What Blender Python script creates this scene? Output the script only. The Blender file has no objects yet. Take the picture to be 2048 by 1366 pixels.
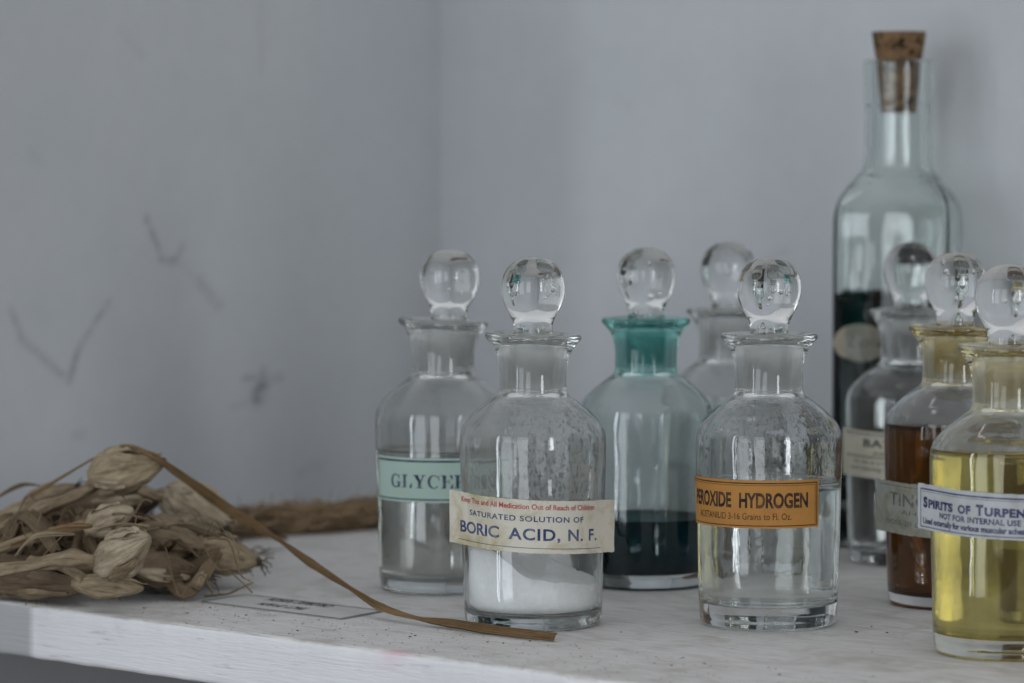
import bpy, bmesh, math, random
from mathutils import Vector, Matrix, noise

random.seed(11)
sc = bpy.context.scene
COL = sc.collection

# ------------------------------------------------------------------ camera
F = 7200.0                      # focal length in photograph pixels (2048 wide)
U = 0.0002448                   # metres per pixel at the focus bottle
D0 = F * U                      # distance of that bottle
TILT = math.atan((683 - 290) / F)
_b = -(1247 - 683) / F
CAMH = -D0 * (_b * math.cos(TILT) - math.sin(TILT)) / (math.cos(TILT) + _b * math.sin(TILT))   # camera height above the shelf top

cd = bpy.data.cameras.new('camera')
cam = bpy.data.objects.new('camera', cd)
COL.objects.link(cam)
cam.location = (0, 0, CAMH)
cam.rotation_euler = (math.pi / 2 - TILT, 0, 0)
cd.sensor_width = 36.0
cd.lens = 36.0 * F / 2048
cd.clip_start = 0.05
cd.clip_end = 50
cd.dof.use_dof = True
cd.dof.focus_distance = D0 * 0.985
cd.dof.aperture_fstop = 8.0
sc.camera = cam

# ------------------------------------------------------------------ world, lamps, exposure
w = bpy.data.worlds.new('World')
sc.world = w
w.use_nodes = True
nt = w.node_tree
nt.nodes.clear()
tc = nt.nodes.new('ShaderNodeTexCoord')
sp = nt.nodes.new('ShaderNodeSeparateXYZ')
rp = nt.nodes.new('ShaderNodeValToRGB')
bg = nt.nodes.new('ShaderNodeBackground')
wo = nt.nodes.new('ShaderNodeOutputWorld')
mr = nt.nodes.new('ShaderNodeMapRange')
mr.inputs['From Min'].default_value = -1
nt.links.new(tc.outputs['Generated'], sp.inputs[0])
nt.links.new(sp.outputs['Z'], mr.inputs['Value'])
nt.links.new(mr.outputs[0], rp.inputs[0])
nt.links.new(rp.outputs[0], bg.inputs[0])
nt.links.new(bg.outputs[0], wo.inputs[0])
e = rp.color_ramp.elements
e[0].position = 0.30
e[0].color = (0.05, 0.043, 0.038, 1)
e[1].position = 0.85
e[1].color = (0.42, 0.43, 0.45, 1)
m_ = rp.color_ramp.elements.new(0.52)
m_.color = (0.168, 0.168, 0.172, 1)
bg.inputs['Strength'].default_value = 1.38


def window_light(name, az, dist, width, height, zc, power, color):
    ld = bpy.data.lights.new(name, 'AREA')
    ld.shape = 'RECTANGLE'
    ld.size, ld.size_y = width, height
    ld.energy = power
    ld.color = color
    o = bpy.data.objects.new(name, ld)
    COL.objects.link(o)
    a = math.radians(az)
    tgt = Vector((0.06, 1.9, 0.08))
    pos = tgt + Vector((-math.sin(a) * dist, -math.cos(a) * dist, 0))
    pos.z = zc
    o.location = pos
    d = (Vector((tgt.x, tgt.y, zc)) - pos)
    o.rotation_euler = d.to_track_quat('-Z', 'Y').to_euler()
    return o


window_light('window_light', 55, 2.3, 0.11, 1.5, 0.30, 6.0, (0.84, 0.92, 1.0))
window_light('window_light', 40, 2.3, 0.62, 1.5, 0.30, 8.0, (0.86, 0.93, 1.0))
window_light('window_light', 16, 2.4, 0.60, 1.4, 0.40, 7.0, (0.90, 0.95, 1.0))
window_light('window_light', -27, 2.6, 0.30, 1.3, 0.45, 12.5, (0.92, 0.95, 1.0))

sc.view_settings.view_transform = 'Standard'
sc.view_settings.look = 'None'
sc.view_settings.exposure = 0.0
sc.view_settings.gamma = 1.0
sc.view_settings.use_curve_mapping = False
sc.render.engine = 'CYCLES'
cy = sc.cycles
cy.max_bounces = 28
cy.transmission_bounces = 26
cy.glossy_bounces = 8
cy.diffuse_bounces = 5
cy.transparent_max_bounces = 16
cy.caustics_reflective = False
cy.caustics_refractive = True
cy.blur_glossy = 0.3
cy.sample_clamp_indirect = 30.0
cy.use_denoising = True
try:
    cy.denoiser = 'OPENIMAGEDENOISE'
except Exception:
    pass


# ------------------------------------------------------------------ helpers
def at(px, py, s):
    """photograph pixel -> point of the place whose depth makes one unit s times as large as at the focus bottle"""
    y = D0 / s
    a, b = (px - 1024) / F, -(py - 683) / F
    c, t = math.cos(TILT), math.sin(TILT)
    dx, dy, dz = a, c + b * t, b * c - t
    k = y / dy
    return Vector((dx * k, y, CAMH + dz * k))


def px_of(p):
    c, t = math.cos(TILT), math.sin(TILT)
    dz = p.z - CAMH
    fw = p.y * c - dz * t
    up = p.y * t + dz * c
    return 1024 + F * p.x / fw, 683 - F * up / fw


def foot(px, s):
    y = D0 / s
    return Vector(((px - 1024) / F * (y * math.cos(TILT) + CAMH * math.sin(TILT)), y, 0))


def ground(px, py):
    """point of the shelf top seen at a photograph pixel"""
    a, b = (px - 1024) / F, -(py - 683) / F
    c, t = math.cos(TILT), math.sin(TILT)
    k = -CAMH / (b * c - t)
    return Vector((a * k, (c + b * t) * k, 0))


def link(name, me, mats, parent=None, strands=None):
    if strands:
        strand(me, strands)
    o = bpy.data.objects.new(name, me)
    COL.objects.link(o)
    for m in (mats if isinstance(mats, (list, tuple)) else [mats]):
        me.materials.append(m)
    if parent:
        o.parent = parent
    return o


def smooth(me, on=True):
    me.polygons.foreach_set('use_smooth', [on] * len(me.polygons))


def mesh(name, v, f, mi=None, sm=True):
    me = bpy.data.meshes.new(name)
    me.from_pydata([tuple(p) for p in v], [], f)
    if mi:
        me.polygons.foreach_set('material_index', mi)
    smooth(me, sm)
    me.update()
    return me


def empty(name, loc, label, cat, group=None):
    o = bpy.data.objects.new(name, None)
    COL.objects.link(o)
    o.location = loc
    o.empty_display_size = 0.02
    tag(o, label, cat, group)
    return o


def tag(o, label=None, cat=None, group=None, kind=None):
    if label:
        o['label'] = label
    if cat:
        o['category'] = cat
    if group:
        o['group'] = group
    if kind:
        o['kind'] = kind


def catmull(pts, n=4):
    out = []
    P = [pts[0]] + list(pts) + [pts[-1]]
    for i in range(1, len(P) - 2):
        p0, p1, p2, p3 = P[i - 1], P[i], P[i + 1], P[i + 2]
        for k in range(n):
            t = k / n
            out.append(tuple(0.5 * ((2 * p1[j]) + (-p0[j] + p2[j]) * t + (2 * p0[j] - 5 * p1[j] + 4 * p2[j] - p3[j]) * t * t
                                    + (-p0[j] + 3 * p1[j] - 3 * p2[j] + p3[j]) * t ** 3) for j in range(len(p1))))
    out.append(tuple(pts[-1]))
    return out


# ------------------------------------------------------------------ material helpers
class NT:
    def __init__(s, name):
        s.m = bpy.data.materials.new(name)
        s.m.use_nodes = True
        s.t = s.m.node_tree
        s.t.nodes.clear()
        s.out = s.n('OutputMaterial')

    def n(s, kind, **kw):
        nd = s.t.nodes.new('ShaderNode' + kind)
        for k, v in kw.items():
            if hasattr(nd, k) and not k[0].isupper():
                setattr(nd, k, v)
            else:
                nd.inputs[k.replace('_', ' ')].default_value = v
        return nd

    def l(s, a, b):
        s.t.links.new(a, b)

    def coords(s, scale=(1, 1, 1), rot=(0, 0, 0), kind='Object'):
        c = s.n('TexCoord')
        mp = s.n('Mapping')
        mp.inputs['Scale'].default_value = scale
        mp.inputs['Rotation'].default_value = rot
        s.l(c.outputs[kind], mp.inputs[0])
        return mp.outputs[0]

    def noise(s, co, scale, detail=4, rough=0.55, dist=0.0):
        nd = s.n('TexNoise', Scale=scale, Detail=detail, Roughness=rough, Distortion=dist)
        s.l(co, nd.inputs['Vector'])
        return nd.outputs['Fac']

    def ramp(s, fac, stops, interp='LINEAR'):
        r = s.n('ValToRGB')
        el = r.color_ramp.elements
        r.color_ramp.interpolation = interp
        while len(el) < len(stops):
            el.new(0.5)
        for i, (p, c) in enumerate(stops):
            el[i].position = p
            el[i].color = (c, c, c, 1) if isinstance(c, (int, float)) else (*c, 1)
        s.l(fac, r.inputs[0])
        return r.outputs[0]

    def math(s, op, a, b=None):
        nd = s.n('Math', operation=op)
        for i, x in enumerate((a, b)):
            if x is None:
                continue
            if isinstance(x, (int, float)):
                nd.inputs[i].default_value = x
            else:
                s.l(x, nd.inputs[i])
        return nd.outputs[0]

    def mix(s, fac, a, b, blend='MIX'):
        nd = s.n('Mix', data_type='RGBA', blend_type=blend)
        for i, x in ((0, fac), (6, a), (7, b)):
            if isinstance(x, (int, float)):
                nd.inputs[i].default_value = x
            elif isinstance(x, tuple):
                nd.inputs[i].default_value = (*x, 1)
            else:
                s.l(x, nd.inputs[i])
        return nd.outputs[2]

    def bump(s, h, strength=0.3, dist=0.001):
        b = s.n('Bump', Strength=strength, Distance=dist)
        s.l(h, b.inputs['Height'])
        return b.outputs[0]

    def bsdf(s, color=None, rough=0.6, normal=None, spec=0.3, **kw):
        b = s.n('BsdfPrincipled')
        b.inputs['Roughness'].default_value = rough
        b.inputs['Specular IOR Level'].default_value = spec
        for k, v in kw.items():
            b.inputs[k.replace('_', ' ')].default_value = v
        if isinstance(color, tuple):
            b.inputs['Base Color'].default_value = (*color, 1)
        elif color is not None:
            s.l(color, b.inputs['Base Color'])
        if normal is not None:
            s.l(normal, b.inputs['Normal'])
        s.l(b.outputs[0], s.out.inputs[0])
        return b


def m_glass(name, color=(0.965, 0.975, 0.972), rough=0.0, wobble=0.20, ior=1.5, wscale=55, film=None):
    """film = (amount, noise scale, low, high, colour, rough) adds a cloudy residue of dust or droplets on the surface"""
    t = NT(name)
    co = t.coords((1, 1, 0.45))
    nrm = t.bump(t.noise(co, wscale, 2, 0.5), wobble, 0.002)
    g = t.n('BsdfGlass', IOR=ior, Roughness=rough)
    g.inputs['Color'].default_value = (*color, 1)
    t.l(nrm, g.inputs['Normal'])
    sh = g.outputs[0]
    if film:
        amt, scale, lo, hi, fc = film[:5]
        c2 = t.coords((1, 1, 0.55))
        speck = film[6] if len(film) > 6 else 0
        nz = t.ramp(t.noise(c2, scale, 6, 0.65, 0.6), [(lo, film[5] if len(film) > 5 else 0.0), (hi, amt)])
        d = t.n('BsdfDiffuse')
        tl = t.n('BsdfTranslucent')
        for x in (d, tl):
            x.inputs['Color'].default_value = (*fc, 1)
        mx = t.n('MixShader')
        mx.inputs[0].default_value = 0.5
        t.l(d.outputs[0], mx.inputs[1])
        t.l(tl.outputs[0], mx.inputs[2])
        if len(film) > 7 and film[7] > 0:
            sz0 = t.n('SeparateXYZ')
            t.l(co, sz0.inputs[0])
            l0 = t.n('MapRange')
            l0.inputs['From Min'].default_value = film[7] * .45 - .004
            l0.inputs['From Max'].default_value = film[7] * .45 + .004
            l0.inputs['To Min'].default_value = 0.2
            t.l(sz0.outputs['Z'], l0.inputs['Value'])
            nz = t.math('MULTIPLY', nz, l0.outputs[0])
        m2 = t.n('MixShader')
        t.l(nz, m2.inputs[0])
        t.l(sh, m2.inputs[1])
        t.l(mx.outputs[0], m2.inputs[2])
        sh = m2.outputs[0]
        if speck:                       # dried droplets and grime
            big = t.ramp(t.noise(co, 24, 3, 0.6), [(0.40, 0.0), (0.54, 1.0)])
            sz = t.n('SeparateXYZ')
            t.l(co, sz.inputs[0])
            if len(film) > 7:
                lim = t.n('MapRange')
                lim.inputs['From Min'].default_value = film[7] * .45
                lim.inputs['From Max'].default_value = film[7] * .45 + .004
                t.l(sz.outputs['Z'], lim.inputs['Value'])
                big = t.math('MULTIPLY', big, lim.outputs[0])
            dots = t.ramp(t.noise(c2, 520, 3, 0.6), [(0.54, 0.0), (0.62, speck)])
            gm = t.n('BsdfDiffuse')
            gm.inputs['Color'].default_value = (0.09, 0.085, 0.075, 1)
            m3 = t.n('MixShader')
            t.l(t.math('MULTIPLY', big, dots), m3.inputs[0])
            t.l(sh, m3.inputs[1])
            t.l(gm.outputs[0], m3.inputs[2])
            sh = m3.outputs[0]
    t.l(sh, t.out.inputs[0])
    return t.m


def m_ground(name, color=(0.97, 0.97, 0.96), rough=0.22, streak=None):
    """ground-glass joint, with horizontal grinding lines and an optional stain"""
    t = NT(name)
    co = t.coords((3, 3, 60))
    nz = t.noise(co, 30, 4, 0.7)
    g = t.n('BsdfGlass', IOR=1.48, Roughness=rough)
    if streak:
        c = t.ramp(t.noise(t.coords((4, 4, 40)), 12, 4, 0.6), [(0.38, streak), (0.62, color)])
        t.l(c, g.inputs['Color'])
    else:
        g.inputs['Color'].default_value = (*color, 1)
    t.l(t.bump(nz, 0.25, 0.0005), g.inputs['Normal'])
    d = t.n('BsdfTranslucent')
    d.inputs['Color'].default_value = (*[min(1, c * 0.9) for c in color], 1)
    mx = t.n('MixShader')
    mx.inputs[0].default_value = 0.22
    t.l(g.outputs[0], mx.inputs[1])
    t.l(d.outputs[0], mx.inputs[2])
    t.l(mx.outputs[0], t.out.inputs[0])
    return t.m


def m_liquid(name, color, ior=1.345):
    t = NT(name)
    g = t.n('BsdfGlass', IOR=ior, Roughness=0.0)
    g.inputs['Color'].default_value = (*color, 1)
    t.l(g.outputs[0], t.out.inputs[0])
    return t.m


def m_paper(name, base, stain, amount=0.5, scale=60, fibre=0.06, lo=0.5, hi=0.72):
    t = NT(name)
    co = t.coords()
    st = t.ramp(t.noise(co, scale, 6, 0.65, 0.8), [(lo, 0.0), (hi, amount)])
    c = t.mix(st, base, stain)
    fb = t.ramp(t.noise(co, 2600, 3, 0.7), [(0.3, 1 - fibre * 2), (0.7, 1.0)])
    c = t.mix(1.0, c, fb, 'MULTIPLY')
    big = t.ramp(t.noise(co, 24, 3, 0.6), [(0.3, 0.9), (0.7, 1.0)])
    c = t.mix(1.0, c, big, 'MULTIPLY')
    b = t.bsdf(c, 0.75, t.bump(t.noise(co, 900, 3), 0.15, 0.0003), 0.25)
    return t.m


def m_ink(name, color, paper, wear=0.45, scale=900):
    wear -= 0.06
    color = tuple(c * 0.7 for c in color)
    t = NT(name)
    co = t.coords()
    k = t.ramp(t.noise(co, scale, 4, 0.7), [(wear - 0.06, 1.0), (wear + 0.06, 0.0)])
    k2 = t.ramp(t.noise(co, 220, 3, 0.6), [(0.28, 0.22), (0.6, 0.0)])
    c = t.mix(k, color, paper)
    c = t.mix(k2, c, paper)
    t.bsdf(c, 0.7, None, 0.2)
    return t.m


# ------------------------------------------------------------------ setting: wall and shelf
EDGE = ground(400, 1254)
_e2 = ground(1150, 1351)
ca, sa = (_e2 - EDGE).normalized().x, -(_e2 - EDGE).normalized().y     # direction of the shelf front edge in plan: (ca,-sa)
SX = Vector((ca, -sa, 0)).normalized()
SY = Vector((sa, ca, 0)).normalized()
CORNER = foot(880, 0.721)
LEFTP = foot(491, 0.777)
LDIR = (LEFTP - CORNER).normalized()
THICK = 0.0275


def build_wall():
    v, f, mk = [], [], []
    STROKES = [((293, 436), (312, 485), 6, .50), ((312, 485), (328, 522), 6, .40), ((322, 520), (352, 522), 8, .55), ((352, 520), (365, 492), 7, .3),
               ((362, 528), (385, 552), 9, .10), ((395, 560), (437, 610), 12, .36), ((22, 618), (45, 680), 8, .30),
               ((45, 680), (135, 758), 9, .34), ((137, 762), (160, 690), 8, .46), ((166, 682), (218, 604), 7, .36), ((232, 588), (290, 500), 7, .05),
               ((527, 740), (522, 770), 8, .45), ((522, 772), (516, 797), 16, .85), ((490, 758), (562, 756), 7, .42), ((520, 0), (522, 150), 6, .12),
               ((466, 815), (490, 805), 7, .2), ((150, 870), (168, 868), 9, .25), ((1535, 512), (1570, 500), 7, .22), ((600, 945), (640, 930), 14, .12),
               ((60, 300), (85, 330), 8, .12), ((240, 60), (285, 110), 10, .10), ((1240, 200), (1260, 215), 8, .08)]

    def mark(p):
        x, y = px_of(p)
        k = 0
        for (a, b, wd, st) in STROKES:
            A, B, Q = Vector(a), Vector(b), Vector((x, y))
            d = B - A
            t = max(0, min(1, (Q - A).dot(d) / d.length_squared))
            r = (Q - (A + d * t)).length
            if r < wd * 2.2 and st:
                wob = 0.6 + 0.6 * noise.noise(Vector((x * .05, y * .05, 3)))
                k = max(k, min(.95, st * 1.3) * math.exp(-(r / wd) ** 2 * 1.4) * max(0.2, wob))
        return k

    zs0, zs1 = -0.35, 0.42
    nz = 260
    # columns: left wall from its front end to the corner, then the right wall
    cols = []
    for i in range(240):
        cols.append(CORNER + LDIR * (0.58 * (1 - i / 240)))
    for i in range(121):
        cols.append(CORNER + SX * (1.0 * i / 120))
    for c in cols:
        for k in range(nz + 1):
            p = Vector((c.x, c.y, zs0 + (zs1 - zs0) * k / nz))
            v.append(p)
            mk.append(mark(p) if p.z > 0 else 0)
    n = nz + 1
    for i in range(len(cols) - 1):
        for k in range(nz):
            f.append((i * n + k, (i + 1) * n + k, (i + 1) * n + k + 1, i * n + k + 1))
    me = mesh('wall', v, f, None, False)
    at_ = me.attributes.new('scuff', 'FLOAT', 'POINT')
    at_.data.foreach_set('value', mk)
    t = NT('painted_plaster')
    co = t.coords()
    a = t.n('Attribute', attribute_name='scuff')
    base = t.ramp(t.noise(co, 5, 4, 0.6), [(0.3, (0.490, 0.516, 0.536)), (0.7, (0.541, 0.561, 0.578))])
    fine = t.ramp(t.noise(co, 60, 4, 0.6), [(0.3, 0.965), (0.7, 1.0)])
    base = t.mix(1.0, base, fine, 'MULTIPLY')
    c = t.mix(a.outputs['Fac'], base, (0.13, 0.125, 0.13))
    hgt = t.noise(t.coords((1, 1, 0.6)), 90, 5, 0.6)
    t.bsdf(c, 0.62, t.bump(hgt, 0.12, 0.001), 0.25)
    o = link('wall', me, t.m)
    tag(o, kind='structure')
    return o


def m_shelf():
    t = NT('worn_white_paint')
    co = t.coords()
    grain = t.noise(t.coords((2.2, 90, 40)), 14, 6, 0.62, 0.3)
    grain2 = t.noise(t.coords((6, 260, 60)), 11, 5, 0.65)
    base = t.ramp(t.noise(co, 14, 4, 0.6), [(0.3, (0.70, 0.70, 0.725)), (0.7, (0.78, 0.78, 0.80))])
    # worn, greyer paint on top; the front face keeps its clean white coat
    geo = t.n('NewGeometry')
    sx = t.n('SeparateXYZ')
    t.l(geo.outputs['Normal'], sx.inputs[0])
    top = t.ramp(sx.outputs['Z'], [(0.35, 0.0), (0.8, 1.0)])
    worn = t.ramp(grain, [(0.36, (0.38, 0.36, 0.335)), (0.47, (0.64, 0.628, 0.61)), (0.7, (0.75, 0.742, 0.73))])
    line = t.ramp(grain2, [(0.32, 0.35), (0.42, 1.0)])
    worn = t.mix(1.0, worn, line, 'MULTIPLY')
    spots = t.ramp(t.noise(co, 260, 3, 0.5), [(0.25, 0.55), (0.31, 1.0)])
    worn = t.mix(1.0, worn, spots, 'MULTIPLY')
    stn = t.ramp(t.noise(co, 22, 6, 0.65, 1.2), [(0.48, 0.0), (0.70, 0.55)])
    worn = t.mix(stn, worn, (0.33, 0.30, 0.25))
    dirt = t.ramp(t.noise(t.coords((20, 20, 20)), 3.2, 5, 0.6), [(0.5, 0.0), (0.85, 0.12)])
    face = t.mix(dirt, base, (0.45, 0.46, 0.46))
    scrape = t.ramp(t.noise(t.coords((9, 40, 120)), 4, 6, 0.7, 0.6), [(0.30, 0.72), (0.40, 1.0)])
    face = t.mix(1.0, face, scrape, 'MULTIPLY')
    # small magenta smear on the front edge
    pk = t.n('Attribute', attribute_name='smear')
    face = t.mix(pk.outputs['Fac'], face, (0.66, 0.40, 0.47))
    worn = t.mix(pk.outputs['Fac'], worn, (0.66, 0.40, 0.47))
    grey_end = t.n('Attribute', attribute_name='grey_end')  # mask for the greyer tone at the far left of the front face
    face = t.mix(grey_end.outputs['Fac'], face, (0.40, 0.405, 0.415))
    c = t.mix(top, face, worn)
    h = t.math('ADD', grain, t.math('MULTIPLY', grain2, 0.6))
    t.bsdf(c, 0.5, t.bump(h, 0.5, 0.0011), 0.3)
    return t.m


def build_shelf():
    v, f, sm, br = [], [], [], []
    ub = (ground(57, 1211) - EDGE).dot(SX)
    inv = Matrix((SX, SY, Vector((0, 0, 1))))      # rows: world -> local
    cl = inv @ (CORNER - EDGE)
    ll = inv @ LDIR
    back = cl.y - 0.0015
    u_left = (inv @ (CORNER + LDIR * 0.0 - EDGE)).x
    n = 900
    u0, u1 = -0.42, 0.62
    sect = []
    for i in range(n + 1):
        u = u0 + (u1 - u0) * i / n
        vb = back
        if u < cl.x:
            vb = min(vb, cl.y + (u - cl.x) / ll.x * ll.y - 0.0015)
        vb = max(vb, 0.004)
        j = lambda sc_, sd: noise.noise(Vector((u * sc_, sd, 0.3)))
        ez = 0.0004 * j(60, 1) + 0.00025 * j(240, 2) - max(0, j(35, 7) - 0.42) * 0.006
        ev = 0.0003 * j(80, 3) + 0.0002 * j(300, 4)
        rows = [(0.0012 + vb - 0.0012, -THICK), (0.002, -THICK + 0.0004 * j(70, 5)), (0.0006, -THICK + 0.0006 + 0.0005 * j(90, 8)), (0.0, -THICK + 0.002)]
        for k in range(1, 6):
            rows.append((0.0, -THICK + (THICK - 0.003) * k / 6))
        rows += [(0.0 + ev, -0.0026 + ez), (0.0004 + ev, -0.0012 + ez), (0.0013 + ev, -0.0004 + ez * .6), (0.0028, 0.0)]
        rest = [0.006, 0.012, 0.02, 0.04, 0.08, 0.16, 0.3]
        for q in rest:
            rows.append((min(q, vb - 0.0002 * (rest.index(q) + 1) if vb < q else q), 0.0))
        rows.append((vb, 0.0))
        for (vv, z) in rows:
            v.append((u, vv, z))
            p = EDGE + SX * u + SY * vv
            x, y = px_of(Vector((p.x, p.y, z)))
            d1 = math.hypot((x - 792) / 34, (y - 1307) / 7)
            d2 = math.hypot((x - 782) / 26, (y - 1327) / 12)
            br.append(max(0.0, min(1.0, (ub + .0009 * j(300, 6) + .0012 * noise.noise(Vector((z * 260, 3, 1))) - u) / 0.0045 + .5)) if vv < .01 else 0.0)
            sm.append(0.55 * math.exp(-d1 * d1) + 0.22 * math.exp(-d2 * d2))
        sect.append(len(rows))
    m = sect[0]
    for i in range(n):
        for k in range(m - 1):
            a = i * m + k
            f.append((a, a + m, a + m + 1, a + 1))
    f.append(tuple(range(m)))
    f.append(tuple(n * m + k for k in range(m))[::-1])
    me = mesh('shelf', v, f)
    at_ = me.attributes.new('smear', 'FLOAT', 'POINT')
    at_.data.foreach_set('value', sm)
    at_ = me.attributes.new('grey_end', 'FLOAT', 'POINT')
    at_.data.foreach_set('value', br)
    bm = bmesh.new()
    bm.from_mesh(me)
    bmesh.ops.recalc_face_normals(bm, faces=bm.faces)
    bm.to_mesh(me)
    bm.free()
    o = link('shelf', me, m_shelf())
    o.location = EDGE
    o.rotation_euler = (0, 0, math.atan2(-sa, ca))
    tag(o, kind='structure')


build_wall()
build_shelf()

# ------------------------------------------------------------------ apothecary bottles
OUT = [(0, 7), (90, 5), (110, 0.5), (120, 0), (128, 3), (132.5, 10), (134.5, 24), (136.5, 60), (139, 140), (142, 270), (143.5, 345), (143.2, 368), (141, 384),
       (134, 399), (122, 413), (106, 428), (90, 441), (76, 451), (69.5, 456.5), (66.8, 464), (65.8, 480), (65.8, 500), (67.2, 516), (69.8, 528), (74, 540), (79.5, 550), (86, 558.5), (91, 563.5),
       (94, 568.5), (94, 573), (91.5, 576.2), (85, 577.2), (70, 575.6), (54, 572), (48.5, 570), (46.5, 565)]


def rout(z):
    """outer radius (units) of the shared bottle body at height z (units)"""
    best = 141
    for (r0, z0), (r1, z1) in zip(OUT[4:], OUT[5:28]):
        if z0 <= z <= z1 and z1 > z0:
            return r0 + (r1 - r0) * (z - z0) / (z1 - z0)
    return best


def inner_ctrl(fl):
    return [(46.5, 565), (45.6, 550), (43.5, 474), (44.5, 466), (50, 458), (61, 450), (79, 438.5), (97, 424), (113, 408), (125, 393), (132, 379), (134.3, 362), (134.3, 345),
            (133, 270), (130, 140), (128, 70 + fl * .3), (126.5, fl + 18), (121, fl + 6), (108, fl + 1), (60, fl - 3), (0, fl - 5)]


def lathe(ctrl, seg=112, mat_of=None, res=5, wob=0.0, seed=0, lip=0.0):
    prof = catmull(ctrl, res)
    v, f, mi = [], [], []
    for (r, z) in prof:
        if r < 1e-3:
            v.append((0, 0, z * U))
            continue
        for k in range(seg):
            a = 2 * math.pi * k / seg
            rr = r
            if wob:
                rr = r * (1 + wob * noise.noise(Vector((math.cos(a) * 1.3 + seed, math.sin(a) * 1.3, z * 0.012))))
            zz = z + lip * rr * math.cos(a) * max(0, min(1, (z - 470) / 80))
            v.append((rr * math.cos(a) * U, rr * math.sin(a) * U, zz * U))
    # index rows
    rows, i = [], 0
    for (r, z) in prof:
        if r < 1e-3:
            rows.append([i])
            i += 1
        else:
            rows.append(list(range(i, i + seg)))
            i += seg
    for j in range(len(rows) - 1):
        A, B = rows[j], rows[j + 1]
        zmid = (prof[j][1] + prof[j + 1][1]) / 2
        rmid = (prof[j][0] + prof[j + 1][0]) / 2
        m = mat_of(j, rmid, zmid) if mat_of else 0
        for k in range(seg):
            k2 = (k + 1) % seg
            if len(A) == 1 and len(B) == 1:
                continue
            if len(A) == 1:
                f.append((A[0], B[k2], B[k]))
            elif len(B) == 1:
                f.append((A[k], A[k2], B[0]))
            else:
                f.append((A[k], A[k2], B[k2], B[k]))
            mi.append(m)
    return v, f, mi


CLEAR = m_glass('clear_glass')
STOPPER_GLASS = m_glass('stopper_glass', (0.975, 0.98, 0.975), wobble=0.16, wscale=75)
GROUND = m_ground('ground_glass', rough=0.34)


class Bottle:
    def __init__(s, px, sc_, label, tint=None, inner=None, ground=None, rim=None, floor=34, lip=0.0, lean=0.0, turn=0.0, stop_tilt=0.0):
        s.s, s.lean = sc_, lean
        s.root = empty('apothecary_bottle', foot(px, sc_), label, 'bottle', 'stoppered apothecary bottles on the shelf')
        p_ = s.root.location
        s.root.rotation_euler = (0, lean, turn - math.atan2(p_.x, p_.y))     # label turned to the viewer
        s.root.scale = (1.026, 1.026, 1.013)
        s.floor = floor
        seed = px * 0.1
        n_out = len(OUT) - 1
        ctrl = OUT + inner_ctrl(floor)[1:]
        tot_out = n_out * 5

        def mo(j, r, z):
            if j < tot_out:
                return 3 if z > 556 else 0
            if z > 470:
                return 2
            return 1
        v, f, mi = lathe(ctrl, 112, mo, 5, 0.006, seed, lip)
        me = mesh('glass_body', v, f, mi)
        g = ground or GROUND
        s.glass = link('glass_body', me, [tint or CLEAR, inner or tint or CLEAR, g, rim or tint or CLEAR], s.root)
        st = [(0, 480), (34, 480), (39, 481), (41, 486), (42, 505), (44.2, 558), (43.4, 566), (40.2, 574), (38, 584), (38.6, 594), (42, 605), (48, 617), (55, 630), (60.5, 646),
              (63, 664), (61.5, 682), (55, 700), (45, 713), (30, 723), (14, 727.5), (0, 728.5)]
        v, f, mi = lathe(st, 80, lambda j, r, z: 1 if z < 560 else 0, 5, 0.012, seed + 7, 0)
        rb = random.Random(int(px))
        for q in range(6):                 # air bubbles in the solid ball
            c_ = Vector((rb.uniform(-34, 34), rb.uniform(-34, 34), 664 + rb.uniform(-30, 36)))
            br_ = rb.choice([1.2, 1.6, 2.4, 3.4])
            b0 = len(v)
            for i_ in range(7):
                ph = math.pi * i_ / 6
                for k_ in range(10):
                    th = 2 * math.pi * k_ / 10
                    v.append(((c_.x + br_ * math.sin(ph) * math.cos(th)) * U, (c_.y + br_ * math.sin(ph) * math.sin(th)) * U, (c_.z + br_ * 1.25 * math.cos(ph)) * U))
            for i_ in range(6):
                for k_ in range(10):
                    k2 = (k_ + 1) % 10
                    f.append((b0 + i_ * 10 + k_, b0 + i_ * 10 + k2, b0 + (i_ + 1) * 10 + k2, b0 + (i_ + 1) * 10 + k_))
                    mi.append(0)
        me = mesh('stopper', v, f, mi)
        o = link('stopper', me, [STOPPER_GLASS, g], s.root)
        if lip or stop_tilt:
            o.rotation_euler = (0, stop_tilt, 0)

    def liquid(s, level, mat, meniscus=4):
        inn = inner_ctrl(s.floor)[::-1]
        prof = []
        for (r, z) in inn:
            if z < level - 6:
                prof.append((r + (0.8 if r > 1 else 0), z - (0.8 if r < 125 and z < 100 else 0)))
        # radius at level
        rl = 134
        for (r0, z0), (r1, z1) in zip(inn, inn[1:]):
            if z0 <= level <= z1 and z1 > z0:
                rl = r0 + (r1 - r0) * (level - z0) / (z1 - z0)
        rl += 0.8
        prof += [(rl, level - 3), (rl, level + meniscus), (rl - 2.5, level + meniscus * .35), (rl - 7, level), (rl * .6, level), (0, level)]
        v, f, mi = lathe(prof, 96, None, 3)
        me = mesh('liquid', v, f)
        return link('liquid', me, mat, s.root)


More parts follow.
